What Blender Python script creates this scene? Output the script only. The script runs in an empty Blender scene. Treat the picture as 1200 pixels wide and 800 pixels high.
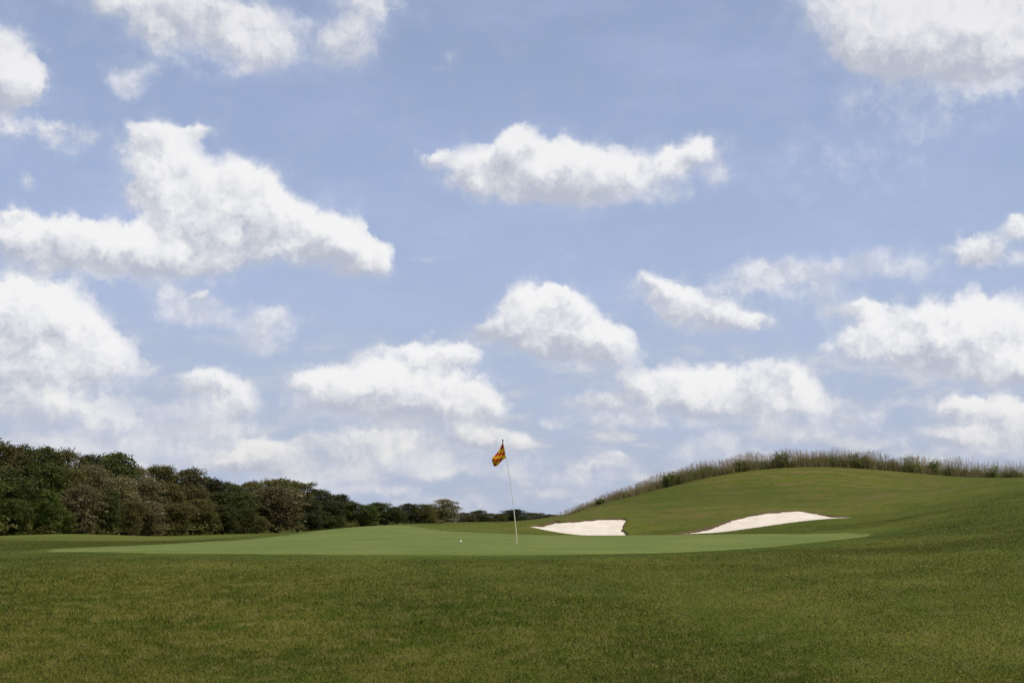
import bpy, math, random
import numpy as np
from mathutils import Vector, Matrix
R = math.radians
rng = np.random.default_rng(7)
random.seed(7)
scene = bpy.context.scene
col = scene.collection

# ------------------------------------------------------------------ camera frame
F = 1400.0; CZ = 1.6; PITCH = math.atan(212 / F)
cp, sp = math.cos(PITCH), math.sin(PITCH)
def ray(u, v):
    r = (u - 600.0); up = (400.0 - v)
    return (r, F * cp - up * sp, F * sp + up * cp)
def P(u, v, Y):
    d = ray(u, v); k = Y / d[1]
    return (d[0] * k, Y, CZ + d[2] * k)
def azel(u, v):
    d = ray(u, v)
    return math.atan2(d[0], d[1]), math.atan2(d[2], math.hypot(d[0], d[1]))

cam_d = bpy.data.cameras.new('camera'); cam = bpy.data.objects.new('camera', cam_d); col.objects.link(cam)
cam.location = (0, 0, CZ); cam.rotation_euler = (R(90) + PITCH, 0, 0)
cam_d.sensor_width = 36; cam_d.lens = 36 * F / 1200; cam_d.clip_start = .1; cam_d.clip_end = 6000
scene.camera = cam

# ------------------------------------------------------------------ tagging / mesh helpers
def tag(o, label=None, cat=None, group=None, kind=None):
    if label: o['label'] = label
    if cat: o['category'] = cat
    if group: o['group'] = group
    if kind: o['kind'] = kind
    return o
def empty(name, loc, rz=0):
    o = bpy.data.objects.new(name, None); col.objects.link(o); o.location = loc; o.rotation_euler = (0, 0, rz)
    o.empty_display_size = .2
    return o
def np_mesh(name, V, Fc, smooth=False):
    V = np.asarray(V, np.float32); Fc = np.asarray(Fc, np.int32)
    k = Fc.shape[1]; me = bpy.data.meshes.new(name)
    me.vertices.add(len(V)); me.vertices.foreach_set('co', V.ravel())
    me.loops.add(Fc.size); me.loops.foreach_set('vertex_index', Fc.ravel())
    me.polygons.add(len(Fc)); me.polygons.foreach_set('loop_start', np.arange(0, Fc.size, k, dtype=np.int32))
    me.polygons.foreach_set('use_smooth', np.full(len(Fc), smooth, dtype=bool))
    me.update(calc_edges=True); me.validate()
    return me
def link(name, me, mat, parent=None):
    o = bpy.data.objects.new(name, me); col.objects.link(o)
    if mat and not me.materials: me.materials.append(mat)
    if parent: o.parent = parent
    return o
def attr(me, name, arr):
    a = me.attributes.new(name, 'FLOAT', 'POINT'); a.data.foreach_set('value', np.asarray(arr, np.float32))
def sstep(a, b, x):
    t = np.clip((x - a) / (b - a), 0, 1); return t * t * (3 - 2 * t)

# ------------------------------------------------------------------ node helpers
class NT:
    def __init__(s, tree): s.t = tree; s.n = tree.nodes; s.l = tree.links
    def node(s, typ, **kw):
        n = s.n.new(typ)
        for k, v in kw.items(): setattr(n, k, v)
        return n
    def put(s, sock, v):
        if v is None: return
        if hasattr(v, 'is_output') or isinstance(v, bpy.types.NodeSocket): s.l.new(v, sock)
        else: sock.default_value = v
    def m(s, op, a, b=None, c=None, clamp=False):
        n = s.node('ShaderNodeMath', operation=op, use_clamp=clamp)
        s.put(n.inputs[0], a); s.put(n.inputs[1], b); s.put(n.inputs[2], c); return n.outputs[0]
    def v(s, op, a, b=None, c=None):
        n = s.node('ShaderNodeVectorMath', operation=op)
        s.put(n.inputs[0], a)
        if b is not None: s.put(n.inputs[1], b)
        if c is not None: s.put(n.inputs[2], c)
        return n.outputs['Value'] if op in ('DOT_PRODUCT', 'LENGTH', 'DISTANCE') else n.outputs[0]
    def noise(s, vec, scale, detail=4, rough=.55, out=0, dist=0):
        n = s.node('ShaderNodeTexNoise'); s.put(n.inputs['Vector'], vec)
        n.inputs['Scale'].default_value = scale; n.inputs['Detail'].default_value = detail
        n.inputs['Roughness'].default_value = rough; n.inputs['Distortion'].default_value = dist
        return n.outputs[out]
    def mix(s, f, a, b):
        n = s.node('ShaderNodeMix', data_type='RGBA')
        s.put(n.inputs[0], f); s.put(n.inputs[6], a); s.put(n.inputs[7], b); return n.outputs[2]
    def ramp(s, x, a, b, c=0., d=1., smooth=True):
        n = s.node('ShaderNodeMapRange', interpolation_type='SMOOTHSTEP' if smooth else 'LINEAR')
        s.put(n.inputs[0], x); 
        for i, k in enumerate((a, b, c, d)): s.put(n.inputs[i + 1], k)
        return n.outputs[0]

# ------------------------------------------------------------------ sun and sky
SUN_EL, SUN_AZ = 60, 118          # azimuth clockwise from +Y (to the right and a little behind)
sun_d = bpy.data.lights.new('sun', 'SUN'); sun_d.energy = 3.4; sun_d.angle = R(.53); sun_d.color = (1, .955, .88)
sun = bpy.data.objects.new('sun', sun_d); col.objects.link(sun)
sv = Vector((math.sin(R(SUN_AZ)) * math.cos(R(SUN_EL)), math.cos(R(SUN_AZ)) * math.cos(R(SUN_EL)), math.sin(R(SUN_EL))))
sun.rotation_euler = sv.to_track_quat('Z', 'Y').to_euler()

BLOBS = [
 (575,520,34,9,.7),(445,512,40,10,.65),(400,538,50,9,.7),(520,556,40,7,.65),(300,520,30,9,.65),(700,548,44,7,.65),(1060,470,26,8,.6),(905,540,60,8,.6),(110,545,60,9,.7),(640,575,50,6,.6),(455,575,40,6,.6),
 (795,360,34,22,.5),(840,368,50,24,.5),(770,345,24,20,.4),(600,200,70,34,.45),(720,205,80,30,.4),(260,500,70,26,.45),(190,540,80,18,.5),(60,540,100,18,.55),(420,545,60,16,.5),(520,535,70,14,.5),(880,505,70,14,.45),(1000,500,60,14,.4),(720,560,70,10,.45),(560,590,80,10,.4),(400,570,60,10,.45),(300,572,50,10,.4),(1120,525,90,14,.45),(450,440,110,30,.4),(640,540,50,12,.35),(230,60,70,34,.4),(150,95,30,20,.35),(60,160,70,22,.35),(320,385,50,24,.4),(230,360,60,24,.4),(1140,300,50,24,.35),(918,322,70,20,.3),(1000,368,44,18,.4),(1100,95,100,20,.36),(1170,90,60,24,.45), # u, v, half width, half height, weight
 (0,72,36,36,1),(12,105,26,18,1),
 (125,4,34,16,1),(225,18,58,26,.78),(290,40,56,30,.85),(310,70,32,16,.9),(180,40,26,14,.7),(190,62,10,16,.45),(155,102,16,14,.62),(282,85,20,9,.6),(350,30,20,30,.4),
 (420,22,40,36,.85),(400,62,30,20,.95),(462,14,12,12,.5),
 (45,158,52,15,.68),(92,165,20,12,.5),(35,215,16,9,.55),
 (180,160,32,18,1),(232,154,20,9,.7),(186,205,34,34,1),(232,232,50,32,1),(285,222,26,20,.7),(300,255,56,36,1),(365,275,48,28,1),(418,297,34,22,1),(452,303,12,12,.7),(120,290,80,22,1),(28,282,46,22,1),(22,252,20,9,.8),(210,290,80,24,.8),(150,318,90,10,.6),(500,300,14,8,.42),
 (30,358,42,26,1),(0,395,60,42,1),(66,388,40,26,1),(100,412,42,22,.9),(155,428,36,10,.6),(40,440,80,20,.75),
 (50,486,90,22,.75),(150,500,70,22,.6),(30,520,60,12,.6),(270,543,20,14,.95),(318,540,30,16,.9),(195,475,30,10,.45),
 (222,362,32,14,.62),(240,346,14,6,.7),(205,338,26,8,.5),
 (318,376,26,15,.68),(296,398,20,12,.55),
 (240,448,32,16,1),(272,478,26,20,.7),(290,500,16,8,.6),
 (365,443,26,10,.85),(400,452,44,26,.95),(470,462,80,26,.72),(440,468,60,24,.9),(510,468,50,18,.8),(560,478,28,16,.85),(420,490,70,12,.6),
 (480,415,38,14,.9),(535,418,22,14,.85),(500,432,40,8,.6),(505,395,10,8,.4),
 (640,362,42,24,1),(605,372,24,20,1),(682,384,36,24,1),(712,405,26,18,1),(640,402,50,14,.85),(572,388,24,12,.7),(655,350,16,9,.8),(690,425,40,8,.55),
 (568,207,48,27,.95),(598,172,18,20,1),(622,190,36,22,.9),(665,206,50,28,1),(720,214,52,24,.9),(780,196,36,20,.9),(808,180,20,18,.8),(842,196,16,20,.6),(508,184,22,9,.65),(745,228,46,10,.6),(490,175,12,5,.4),
 (756,330,18,13,.7),(785,350,26,17,.85),(832,370,46,20,.95),(880,378,24,10,.8),
 (700,472,42,12,.85),(770,450,46,18,1),(835,462,48,22,.9),(918,446,42,22,1),(950,470,26,18,.9),(870,480,80,16,.8),(700,490,50,9,.6),(790,492,110,9,.6),
 (1010,406,44,13,.85),(1060,400,44,22,1),(1116,378,42,26,1),(1175,378,26,20,1),(1160,412,60,28,.9),(1110,430,70,14,.6),(965,402,24,9,.5),(1190,432,50,14,.7),
 (1000,366,30,11,.95),(975,362,12,6,.6),
 (918,320,50,13,.62),(890,330,30,8,.4),(1040,312,46,13,.55),(960,345,20,8,.35),
 (1138,300,30,15,.88),(1192,270,18,14,.9),(1190,302,12,10,.5),
 (985,14,56,26,1),(1050,36,60,28,1),(1120,30,70,36,1),(1185,20,50,44,1),(1010,66,36,12,.7),(1140,72,80,22,.8),(1190,85,40,16,.55),
 (1120,478,40,12,.85),(1180,488,50,16,.85),(1100,508,46,9,.75),(1170,512,50,9,.7),(930,515,40,11,.85),(1025,482,18,8,.55),(1020,518,36,6,.5),(850,520,40,8,.6),
 (455,524,44,10,.85),(560,512,44,11,.85),(612,526,26,9,.65),(720,535,18,6,.8),(375,520,40,12,.75),(350,558,50,8,.5),(480,545,60,8,.5),(560,552,50,8,.55),(660,560,40,7,.45),(240,520,40,14,.5),(800,535,40,8,.5),(640,498,14,5,.35),
 (960,210,150,60,.24),(1060,150,110,34,.27),(1000,330,120,26,.26),(700,300,120,30,.2),
 (530,70,8,9,.36),(516,86,16,5,.36),(345,470,20,20,.4),
]
world = bpy.data.worlds.new('World'); scene.world = world; world.use_nodes = True
world.cycles.sampling_method = 'MANUAL'; world.cycles.sample_map_resolution = 512
W = NT(world.node_tree); W.n.clear()
tc = W.node('ShaderNodeTexCoord'); dirv = W.v('NORMALIZE', tc.outputs['Generated'])
sep = W.node('ShaderNodeSeparateXYZ'); W.put(sep.inputs[0], dirv)
az = W.m('ARCTAN2', sep.outputs[0], sep.outputs[1]); el = W.m('ARCSINE', sep.outputs[2])
cmb = W.node('ShaderNodeCombineXYZ'); W.put(cmb.inputs[0], az); W.put(cmb.inputs[1], el); p0 = cmb.outputs[0]
sky = W.node('ShaderNodeTexSky', sky_type='NISHITA', sun_disc=False, sun_elevation=R(SUN_EL), sun_rotation=R(SUN_AZ))
sky.air_density = 1.0; sky.dust_density = 2.0; sky.ozone_density = 1.6; sky.altitude = 100

# shared noise, evaluated once for each direction
def nz(off, scale, detail, rough, sx=1, sy=1):
    v = W.v('ADD', p0, off) if off else p0
    if sx != 1 or sy != 1: v = W.v('MULTIPLY', v, (sx, sy, 1))
    return v
wn1 = W.v('SUBTRACT', W.noise(p0, 17, 4, .55, out=1), (.5, .5, .5))
wn2 = W.v('SUBTRACT', W.noise(p0, 75, 4, .6, out=1), (.5, .5, .5))
pw = W.v('MULTIPLY_ADD', wn2, (.015, .013, 0), W.v('MULTIPLY_ADD', wn1, (.040, .028, 0), p0))
def billow(p, sc):
    vn = W.node('ShaderNodeTexVoronoi', feature='F1', voronoi_dimensions='2D')
    W.put(vn.inputs['Vector'], p); vn.inputs['Scale'].default_value = sc; vn.inputs['Detail'].default_value = 3.5
    vn.inputs['Roughness'].default_value = .58; vn.inputs['Lacunarity'].default_value = 2.2; vn.normalize = True
    return W.m('SUBTRACT', 1, vn.outputs['Distance'])
pb = W.v('MULTIPLY_ADD', wn2, (.026, .024, 0), W.v('MULTIPLY_ADD', wn1, (.03, .02, 0), p0))
LD = (.005, .011, 0)
b0 = billow(pb, 26); b1 = billow(W.v('ADD', pb, LD), 26)
fine = W.noise(p0, 40, 9, .60)
edge = W.m('ADD', W.m('MULTIPLY', W.m('SUBTRACT', fine, .5), 1.15), W.m('MULTIPLY', W.m('SUBTRACT', b0, .62), .85))
finer = W.m('SUBTRACT', fine, W.noise(W.v('ADD', p0, LD), 40, 9, .60))
mot = W.m('SUBTRACT', W.noise(p0, 14, 3, .5), .5)
detail_l = W.m('ADD', W.m('MULTIPLY', W.m('SUBTRACT', b0, b1), 1.65), W.m('ADD', W.m('MULTIPLY', finer, 1.1), W.m('MULTIPLY', mot, 1.3)))
soft = W.noise(W.v('ADD', p0, (3.1, 1.7, 0)), 7, 3, .5)
softw = W.ramp(soft, .38, .66, .66, 1.5)
low = W.noise(W.v('MULTIPLY', p0, (1, 2.6, 1)), 17, 7, .6)
streak = W.noise(W.v('MULTIPLY', p0, (1.0, 3.0, 1)), 5, 6, .6)
hz = W.m('ADD', W.ramp(el, 0, .40, .92, .50, smooth=False), W.ramp(streak, .40, .75, 0, .16), clamp=True)
blue = W.mix(hz, sky.outputs[0], W.mix(W.ramp(el, .0, .3), (4.6, 5.25, 6.8, 1), (4.5, 5.4, 8.0, 1)))
lowa = W.m('MULTIPLY', W.ramp(low, .40, .66, 0, .75), W.m('MULTIPLY', W.ramp(el, .20, .06), W.ramp(el, -.01, .03)))
lowc = W.mix(W.ramp(low, .46, .70), (4.9, 5.3, 6.2, 1), (7.2, 7.15, 7.2, 1))
blue = W.mix(lowa, blue, lowc)

TN = [0]
def sky_shader(blobs, generic=False):
    """clouds of one part of the sky over the clear air"""
    tg_ = bpy.data.node_groups.new('sky_part', 'ShaderNodeTree')
    ins = [('P', 'Vector', pw), ('Edge', 'Float', edge), ('Detail', 'Float', detail_l), ('Soft', 'Float', softw), ('Blue', 'Color', blue), ('El', 'Float', el), ('Raw', 'Vector', p0)]
    for nm, ty, _ in ins: tg_.interface.new_socket(nm, in_out='INPUT', socket_type='NodeSocket' + ty)
    tg_.interface.new_socket('Sky', in_out='OUTPUT', socket_type='NodeSocketShader')
    Q = NT(tg_); gi = Q.node('NodeGroupInput'); go = Q.node('NodeGroupOutput'); I = gi.outputs
    acc, hac = 0.0, 0.0; TN[0] += 1; tiny = 1 + 2e-6 * TN[0]   # keeps the parts of the sky separate programs
    thin = 0.0
    for (u, v, rx, ry, w) in blobs:
        a, e = azel(u, v); sx = F / rx * tiny; sy = F / ry * tiny
        q = Q.v('MULTIPLY_ADD', I['P'], (sx, sy, 0), (-a * sx, -e * sy, 0))
        ga = Q.m('POWER', math.exp(-.75), Q.v('DOT_PRODUCT', q, q))
        if w <= .62: thin = Q.m('MULTIPLY_ADD', ga, w, thin); continue
        ga = Q.m('MULTIPLY', ga, w)
        acc = Q.m('ADD', ga, acc); hac = Q.m('MULTIPLY_ADD', ga, Q.v('DOT_PRODUCT', q, (.34, .94, 0)), hac)
    if generic:
        acc = Q.ramp(Q.noise(I['Raw'], 4.5, 3, .5), .48, .68, 0, 1.3); acc = Q.m('MULTIPLY', acc, Q.ramp(I['El'], .02, .12)); H0 = 0.15
    else:
        H0 = Q.m('DIVIDE', hac, Q.m('ADD', acc, .03))
    D = Q.m('ADD', acc, I['Edge'])
    top = Q.ramp(H0, -.5, .7) if not generic else .5
    hi = Q.m('MULTIPLY_ADD', top, -.40, 1.14)
    alpha = Q.ramp(D, .29, Q.m('MULTIPLY', hi, I['Soft']))
    alpha = Q.m('MULTIPLY', alpha, Q.ramp(acc, .06, .80))
    lit = Q.m('ADD', Q.m('MULTIPLY_ADD', H0, .80, .53), I['Detail'])
    lit = Q.ramp(lit, -.30, 1.04)
    elf = Q.ramp(I['El'], 0.0, .14)                 # low clouds are seen through more air
    white = Q.mix(elf, (7.6, 7.5, 7.45, 1), (9.0, 9.0, 9.1, 1))
    white = Q.mix(Q.ramp(I['El'], .26, .44), white, (8.1, 8.1, 8.4, 1))  # high clouds duller: lens darkening of the upper corners put into their colour
    shade = Q.mix(elf, (4.7, 5.05, 5.9, 1), (4.8, 5.15, 6.1, 1))
    ccol = Q.mix(lit, shade, white)
    c1 = Q.mix(Q.ramp(D, .05, 1.0, 0, .25), I['Blue'], (6.2, 6.5, 7.3, 1))
    ta = Q.ramp(Q.m('MULTIPLY_ADD', I['Edge'], .9, thin), .16, 1.15, 0, .82); ta = Q.m('MULTIPLY', ta, Q.ramp(thin, .03, .45))
    c1 = Q.mix(ta, c1, Q.mix(Q.ramp(I['Detail'], -.3, .45), (6.0, 6.25, 7.1, 1), Q.mix(elf, (7.3, 7.3, 7.5, 1), (8.2, 8.3, 8.7, 1))))
    bg = Q.node('ShaderNodeBackground'); Q.put(bg.inputs[0], Q.mix(alpha, c1, ccol)); bg.inputs[1].default_value = .1
    Q.l.new(bg.outputs[0], go.inputs[0])
    n = W.node('ShaderNodeGroup'); n.node_tree = tg_
    for nm, _, sock in ins: W.l.new(sock, n.inputs[nm])
    return n.outputs[0]
def choose(sock, limit, lo, hi):           # below the limit -> lo, above -> hi
    mx = W.node('ShaderNodeMixShader'); W.put(mx.inputs[0], W.m('GREATER_THAN', sock, limit))
    W.l.new(lo, mx.inputs[1]); W.l.new(hi, mx.inputs[2]); return mx.outputs[0]
BLOBS = [(u, v, rx * 1.02, ry * 1.06, w) if w > .62 else (u, v, rx, ry, w) for (u, v, rx, ry, w) in BLOBS]
BB = []
for b_ in BLOBS:
    a, e = azel(b_[0], b_[1]); BB.append((a, e, b_[2] / F, b_[3] / F, b_))
def tile(a0, a1, e0, e1):
    L = [q[4] for q in BB if q[0] + 2.3 * q[2] + .028 > a0 and q[0] - 2.3 * q[2] - .028 < a1 and q[1] + 2.3 * q[3] + .02 > e0 and q[1] - 2.3 * q[3] - .02 < e1]
    return sky_shader(L)
ga = sky_shader([], True)
def split(sock, edges, items):
    if len(items) == 1: return items[0]
    m_ = len(items) // 2
    return choose(sock, edges[m_ - 1], split(sock, edges[:m_ - 1], items[:m_]), split(sock, edges[m_:], items[m_:]))
AE = [-.6, -.29, -.17, -.05, .06, .18, .30, .6]; EE = [-.05, .065, .115, .19, .28, .62]
cols = []
for a0, a1 in zip(AE[:-1], AE[1:]):
    cols.append(split(el, EE, [ga] + [tile(a0, a1, e0, e1) for e0, e1 in zip(EE[:-1], EE[1:])] + [ga]))
wo = W.node('ShaderNodeOutputWorld'); W.l.new(split(az, AE, [ga] + cols + [ga]), wo.inputs[0])

scene.cycles.max_bounces = 5; scene.cycles.diffuse_bounces = 2; scene.cycles.glossy_bounces = 1; scene.cycles.transmission_bounces = 3
scene.cycles.use_adaptive_sampling = True; scene.cycles.adaptive_threshold = .012; scene.cycles.adaptive_min_samples = 6
scene.view_settings.view_transform = 'Standard'; scene.view_settings.look = 'None'
scene.view_settings.exposure = 0; scene.view_settings.gamma = 1
#@@GEOMETRY
# ------------------------------------------------------------------ the land
CP = [ # (u, v, distance) places where the lie of the land is known
 (0,800,12.2),(200,800,12),(400,800,12),(600,800,12),(800,800,11.9),(1000,800,11.7),(1200,800,11.4),
 (-200,800,12.4),(1400,800,11),
 (0,730,15),(300,728,15),(600,728,14.8),(860,735,14.6),(1000,725,14.6),(1200,720,14.4),
 (-150,690,18),(0,685,18.2),(200,686,18),(400,686,17.8),(600,686,17.6),(800,682,17.6),(1000,672,17.8),(1200,664,17.6),(1350,655,17.5),
 (-150,655,23),(0,654,22.8),(200,655,22),(400,656,21.5),(600,656,21.2),(800,652,21.8),(1000,645,22.6),(1200,628,22.5),
 (600,650.5,22.4),(400,650,22.8),(200,648.5,23.6),(60,646,24.4),(800,647,23.4),(880,642.5,24.8),(950,636,26.6),
 (606,638,26),(400,637,27),(200,640.5,27),(800,636,28),(500,630,30),(700,632,30.5),(850,630,31),
 (100,641,28.5),(200,637,30),(290,632,34),(370,624.5,37),(410,620,38.5),(450,615.8,40.5),(520,621,38.5),(600,625.5,36.5),(670,627,35.2),(735,627,34.8),(880,625.5,34.4),(985,624,34),(1025,626,32),
 (-60,632,42),(0,629,47),(80,625.3,50),(200,629,49),(285,632,44),(0,637,34),(100,634,37),(200,634,37),
 (350,640,60),(420,634,62),(200,640,70),(60,640,75),(-80,640,70),
 (470,615,45),(505,613,52),(540,611.5,58),(600,613.5,56),(635,613,52),(570,617,46),(540,616,48),
 (540,618,80),(600,620,80),(480,622,75),
 (620,616.5,39.6),(680,626.5,38.2),(735,626.5,38.2),(700,608.5,41.4),(733,608,41.5),(655,611,41),
 (790,625.5,38),(880,618.5,39.2),(997,606,42),(930,599,43),(850,611,41),(900,601,42.6),
 (760,608,43),(760,617,40.5),(700,600,45),(760,592,48),(820,585,49),(880,590,46),
 (640,608,50),(700,592,52.5),(760,577,54.5),(820,562,56),(880,551.5,57),(940,547.5,57.5),(1000,548.5,58),(1060,553,58.5),(1110,558,59.5),(1165,563.5,61),(1250,566,62),
 (900,572,52),(960,575,50),(1000,585,47),(1060,572,53),(1100,568,55),
 (1200,560,47),(1120,574,45.5),(1050,589,44),(1000,602.5,43),(1250,552,48),(1320,544,49),
 (1200,600,32),(1100,620,29.5),(1200,580,38),(1100,602,35),(1020,612,38),(1100,640,24),(1350,590,32),(1060,626,29.5),
]
XY = []; Z = []
for (u, v, Y) in CP:
    x, y, z = P(u, v, Y); XY.append((x, y)); Z.append(z)
for (x, y, z) in [(0, 0, 0), (-4, 6, 0), (4, 6, 0), (-10, 3, 0), (12, 4, .5), (0, -12, -.1), (-15, -10, 0), (15, -10, .3), (-14, 9, .05), (12, 9, .45),
                  (-30, 20, .3), (-40, 40, .5), (-35, 60, .3), (-55, 20, 0), (30, 20, 3), (40, 40, 3.6), (42, 60, 3.2), (60, 30, 2.5),
                  (5, 66, 1.2), (12, 68, 2.1), (22, 70, 2.3), (32, 72, 2.0), (10, 85, .2), (25, 88, .3), (-20, 90, 0), (0, 95, 0), (40, 90, .4), (-60, 90, 0), (-45, 70, .1), (60, 70, .6)]:
    XY.append((x, y)); Z.append(z)
XY = np.array(XY); Z = np.array(Z); SC = 30.0
def phi(r2): return np.where(r2 > 0, r2 * np.log(np.maximum(r2, 1e-12)), 0) * .5
def _solve():
    A = XY / SC; n = len(A)
    K = phi(((A[:, None] - A[None]) ** 2).sum(-1)) + np.eye(n) * 4e-5
    Pm = np.c_[np.ones(n), A]
    M = np.zeros((n + 3, n + 3)); M[:n, :n] = K; M[:n, n:] = Pm; M[n:, :n] = Pm.T
    return np.linalg.solve(M, np.r_[Z, 0, 0, 0])
TW = _solve()
def far_ground(x, y):
    return .25 * np.sin(x / 61. + 1) * np.sin(y / 83.) - .1
def h(x, y):
    x = np.asarray(x, float); y = np.asarray(y, float); sh = x.shape; x = x.ravel(); y = y.ravel()
    out = np.empty(len(x)); A = XY / SC
    for i in range(0, len(x), 20000):
        q = np.c_[x[i:i + 20000], y[i:i + 20000]] / SC
        k = phi(((q[:, None] - A[None]) ** 2).sum(-1))
        out[i:i + 20000] = k @ TW[:-3] + TW[-3] + q @ TW[-2:]
    out += .045 * np.sin(x * .30 + y * .75 + 1 + .8 * np.sin(x * .21)) * sstep(22, 17, y) * sstep(0, 9, y)
    # small natural undulation, fading in away from the fine turf
    out += (.012 * np.sin(x * 1.1 + y * .5) * np.sin(y * .9 - x * .35) + .006 * np.sin(x * 2.9 - y * 1.3)) * (sstep(23, 20, y) + sstep(10.5, 12.5, x * (y < 45)))
    w = sstep(66, 92, np.hypot(x * .8, y - 20))
    out = out * (1 - w) + far_ground(x, y) * w
    return out.reshape(sh)

def smooth_loop(pts, n=8, closed=True):
    pts = [np.array(p, float) for p in pts]; N = len(pts); out = []
    for i in range(N if closed else N - 1):
        p0, p1, p2, p3 = (pts[(i - 1) % N] if closed or i > 0 else pts[0]), pts[i], pts[(i + 1) % N], (pts[(i + 2) % N] if closed or i + 2 < N else pts[-1])
        for k in range(n):
            t = k / n
            out.append(.5 * ((2 * p1) + (-p0 + p2) * t + (2 * p0 - 5 * p1 + 4 * p2 - p3) * t * t + (-p0 + 3 * p1 - 3 * p2 + p3) * t ** 3))
    if not closed: out.append(pts[-1])
    return np.array(out)
def plan(L): return [P(*a)[:2] for a in L]
def seg_dist(x, y, poly, closed=True):
    q = np.c_[x.ravel(), y.ravel()]; d = np.full(len(q), 1e9); a = poly; b = np.roll(poly, -1, 0)
    if not closed: a, b = poly[:-1], poly[1:]
    for s0, s1 in zip(a, b):
        e = s1 - s0; t = np.clip(((q - s0) @ e) / max(e @ e, 1e-12), 0, 1)
        d = np.minimum(d, np.hypot(*(q - s0 - t[:, None] * e).T))
    return d.reshape(x.shape)
def inside(x, y, poly):
    c = np.zeros(x.shape, bool); b = np.roll(poly, -1, 0)
    for (x0, y0), (x1, y1) in zip(poly, b):
        if y0 == y1: continue
        m = ((y0 > y) != (y1 > y)) & (x < (x1 - x0) * (y - y0) / (y1 - y0) + x0); c ^= m
    return c
def sdf(x, y, poly):
    d = seg_dist(x, y, poly); return np.where(inside(x, y, poly), -d, d)

GREEN = smooth_loop(plan([(45,645.5,24.6),(120,647.2,24.1),(200,648.5,23.6),(400,650,22.8),(600,650.5,22.4),(700,649.5,22.7),(800,647,23.4),(880,642.5,24.8),(950,636,26.6),(1000,630.5,29.5),
    (1025,626,32),(985,624,34),(880,625.5,34.6),(735,627,34.8),(670,627,35.2),(600,625.5,36.5),(520,621,38.5),(470,617,41),(430,617.5,41.5),(370,624.5,38.5),(290,632,34.5),(200,637,30),(100,641,28)]), 8)
SANDS = []
for front, back in (
    ([(620,616.5,39.6),(645,621,38.8),(680,626,38.2),(710,627,38.1),(737,627,38.1)], [(737,627,38.1),(731,619,39.6),(733,608.4,41.5),(715,607.6,41.6),(700,608.5,41.4),(680,610.5,41.1),(660,612.5,41.0),(650,611.5,41.2),(636,614.3,40.3),(620,616.5,39.6)]),
    ([(786,626,37.9),(830,624.4,38.0),(880,618.6,39.2),(940,612,40.6),(1005,605.2,42.3)], [(1005,605.2,42.3),(965,603,42.6),(945,599.6,43.1),(925,598.6,43.1),(905,600.2,42.8),(893,600.2,42.7),(875,605,42.0),(860,608,41.4),(840,613.6,40.4),(815,619.6,39.3),(786,626,37.9)])):
    f = smooth_loop(plan(front), 10, False); b = smooth_loop(plan(back), 10, False)
    b[1:-1] += rng.normal(0, .035, b[1:-1].shape)        # crumbling lip
    SANDS.append((f, b, np.r_[f[:-1], b[:-1]]))

def lines(segs):
    out = [segs[0][0]]
    for a, b, s0, s1 in segs:
        x = a
        while x < b - 1e-6:
            t = (x - a) / (b - a); x += s0 + (s1 - s0) * t; out.append(min(x, b))
    return np.unique(np.round(out, 4))
gx = lines([(-2500, -90, 400, 8), (-90, -30, 6, .6), (-30, .3, .3, .3), (.3, 12.4, .06, .06), (12.4, 34, .3, .4), (34, 90, .6, 6), (90, 2500, 8, 400)])
gy = lines([(-400, -20, 60, 3), (-20, 8, 2, .4), (8, 37.6, .28, .3), (37.6, 43.8, .06, .06), (43.8, 70, .3, .5), (70, 120, .6, 5), (120, 4000, 6, 500)])
GX, GY = np.meshgrid(gx, gy)
H = h(GX, GY); SOIL = np.zeros_like(H)
pm = (GX > -.5) & (GX < 13) & (GY > 37) & (GY < 44.5)
px, py = GX[pm], GY[pm]; dh = np.zeros(len(px)); so = np.zeros(len(px))
def back_share(x, y, f, b):
    df = seg_dist(x, y, f, False); db = seg_dist(x, y, b, False); return df / (df + db + 1e-6)
for f, b, poly in SANDS:
    sd = sdf(px, py, poly); t = sstep(.35, .8, back_share(px, py, f, b))
    dh -= .55 * sstep(.0, -.09, sd)
    dh += .03 * np.exp(-np.abs(sd) / .25) * t * (sd > 0)
    so = np.maximum(so, np.exp(-np.maximum(sd + .02, 0) / .05) * t)
H[pm] += dh; SOIL[pm] = so
gsd = np.where((GY > 18) & (GY < 46) & (np.abs(GX) < 20), 0, 9.)
gm = gsd == 0; gsd[gm] = sdf(GX[gm], GY[gm], GREEN)
H -= .05 * sstep(-.05, -.9, gsd)
# valley line that parts the near slope from the mound behind it
vl = np.array(plan([(880,612,41),(1000,602.5,43),(1050,589,44),(1120,574,45.5),(1200,560,47),(1320,544,49)]))
valley = np.interp(GX, vl[:, 0], vl[:, 1], left=41, right=60)
MOUND = sstep(-.8, .8, GY - valley) * sstep(-2, 1.5, GX)
BACK = sstep(30, 42, GY) * sstep(2, -1, GX) 
FRINGE = sstep(1.5, .7, gsd)
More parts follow.
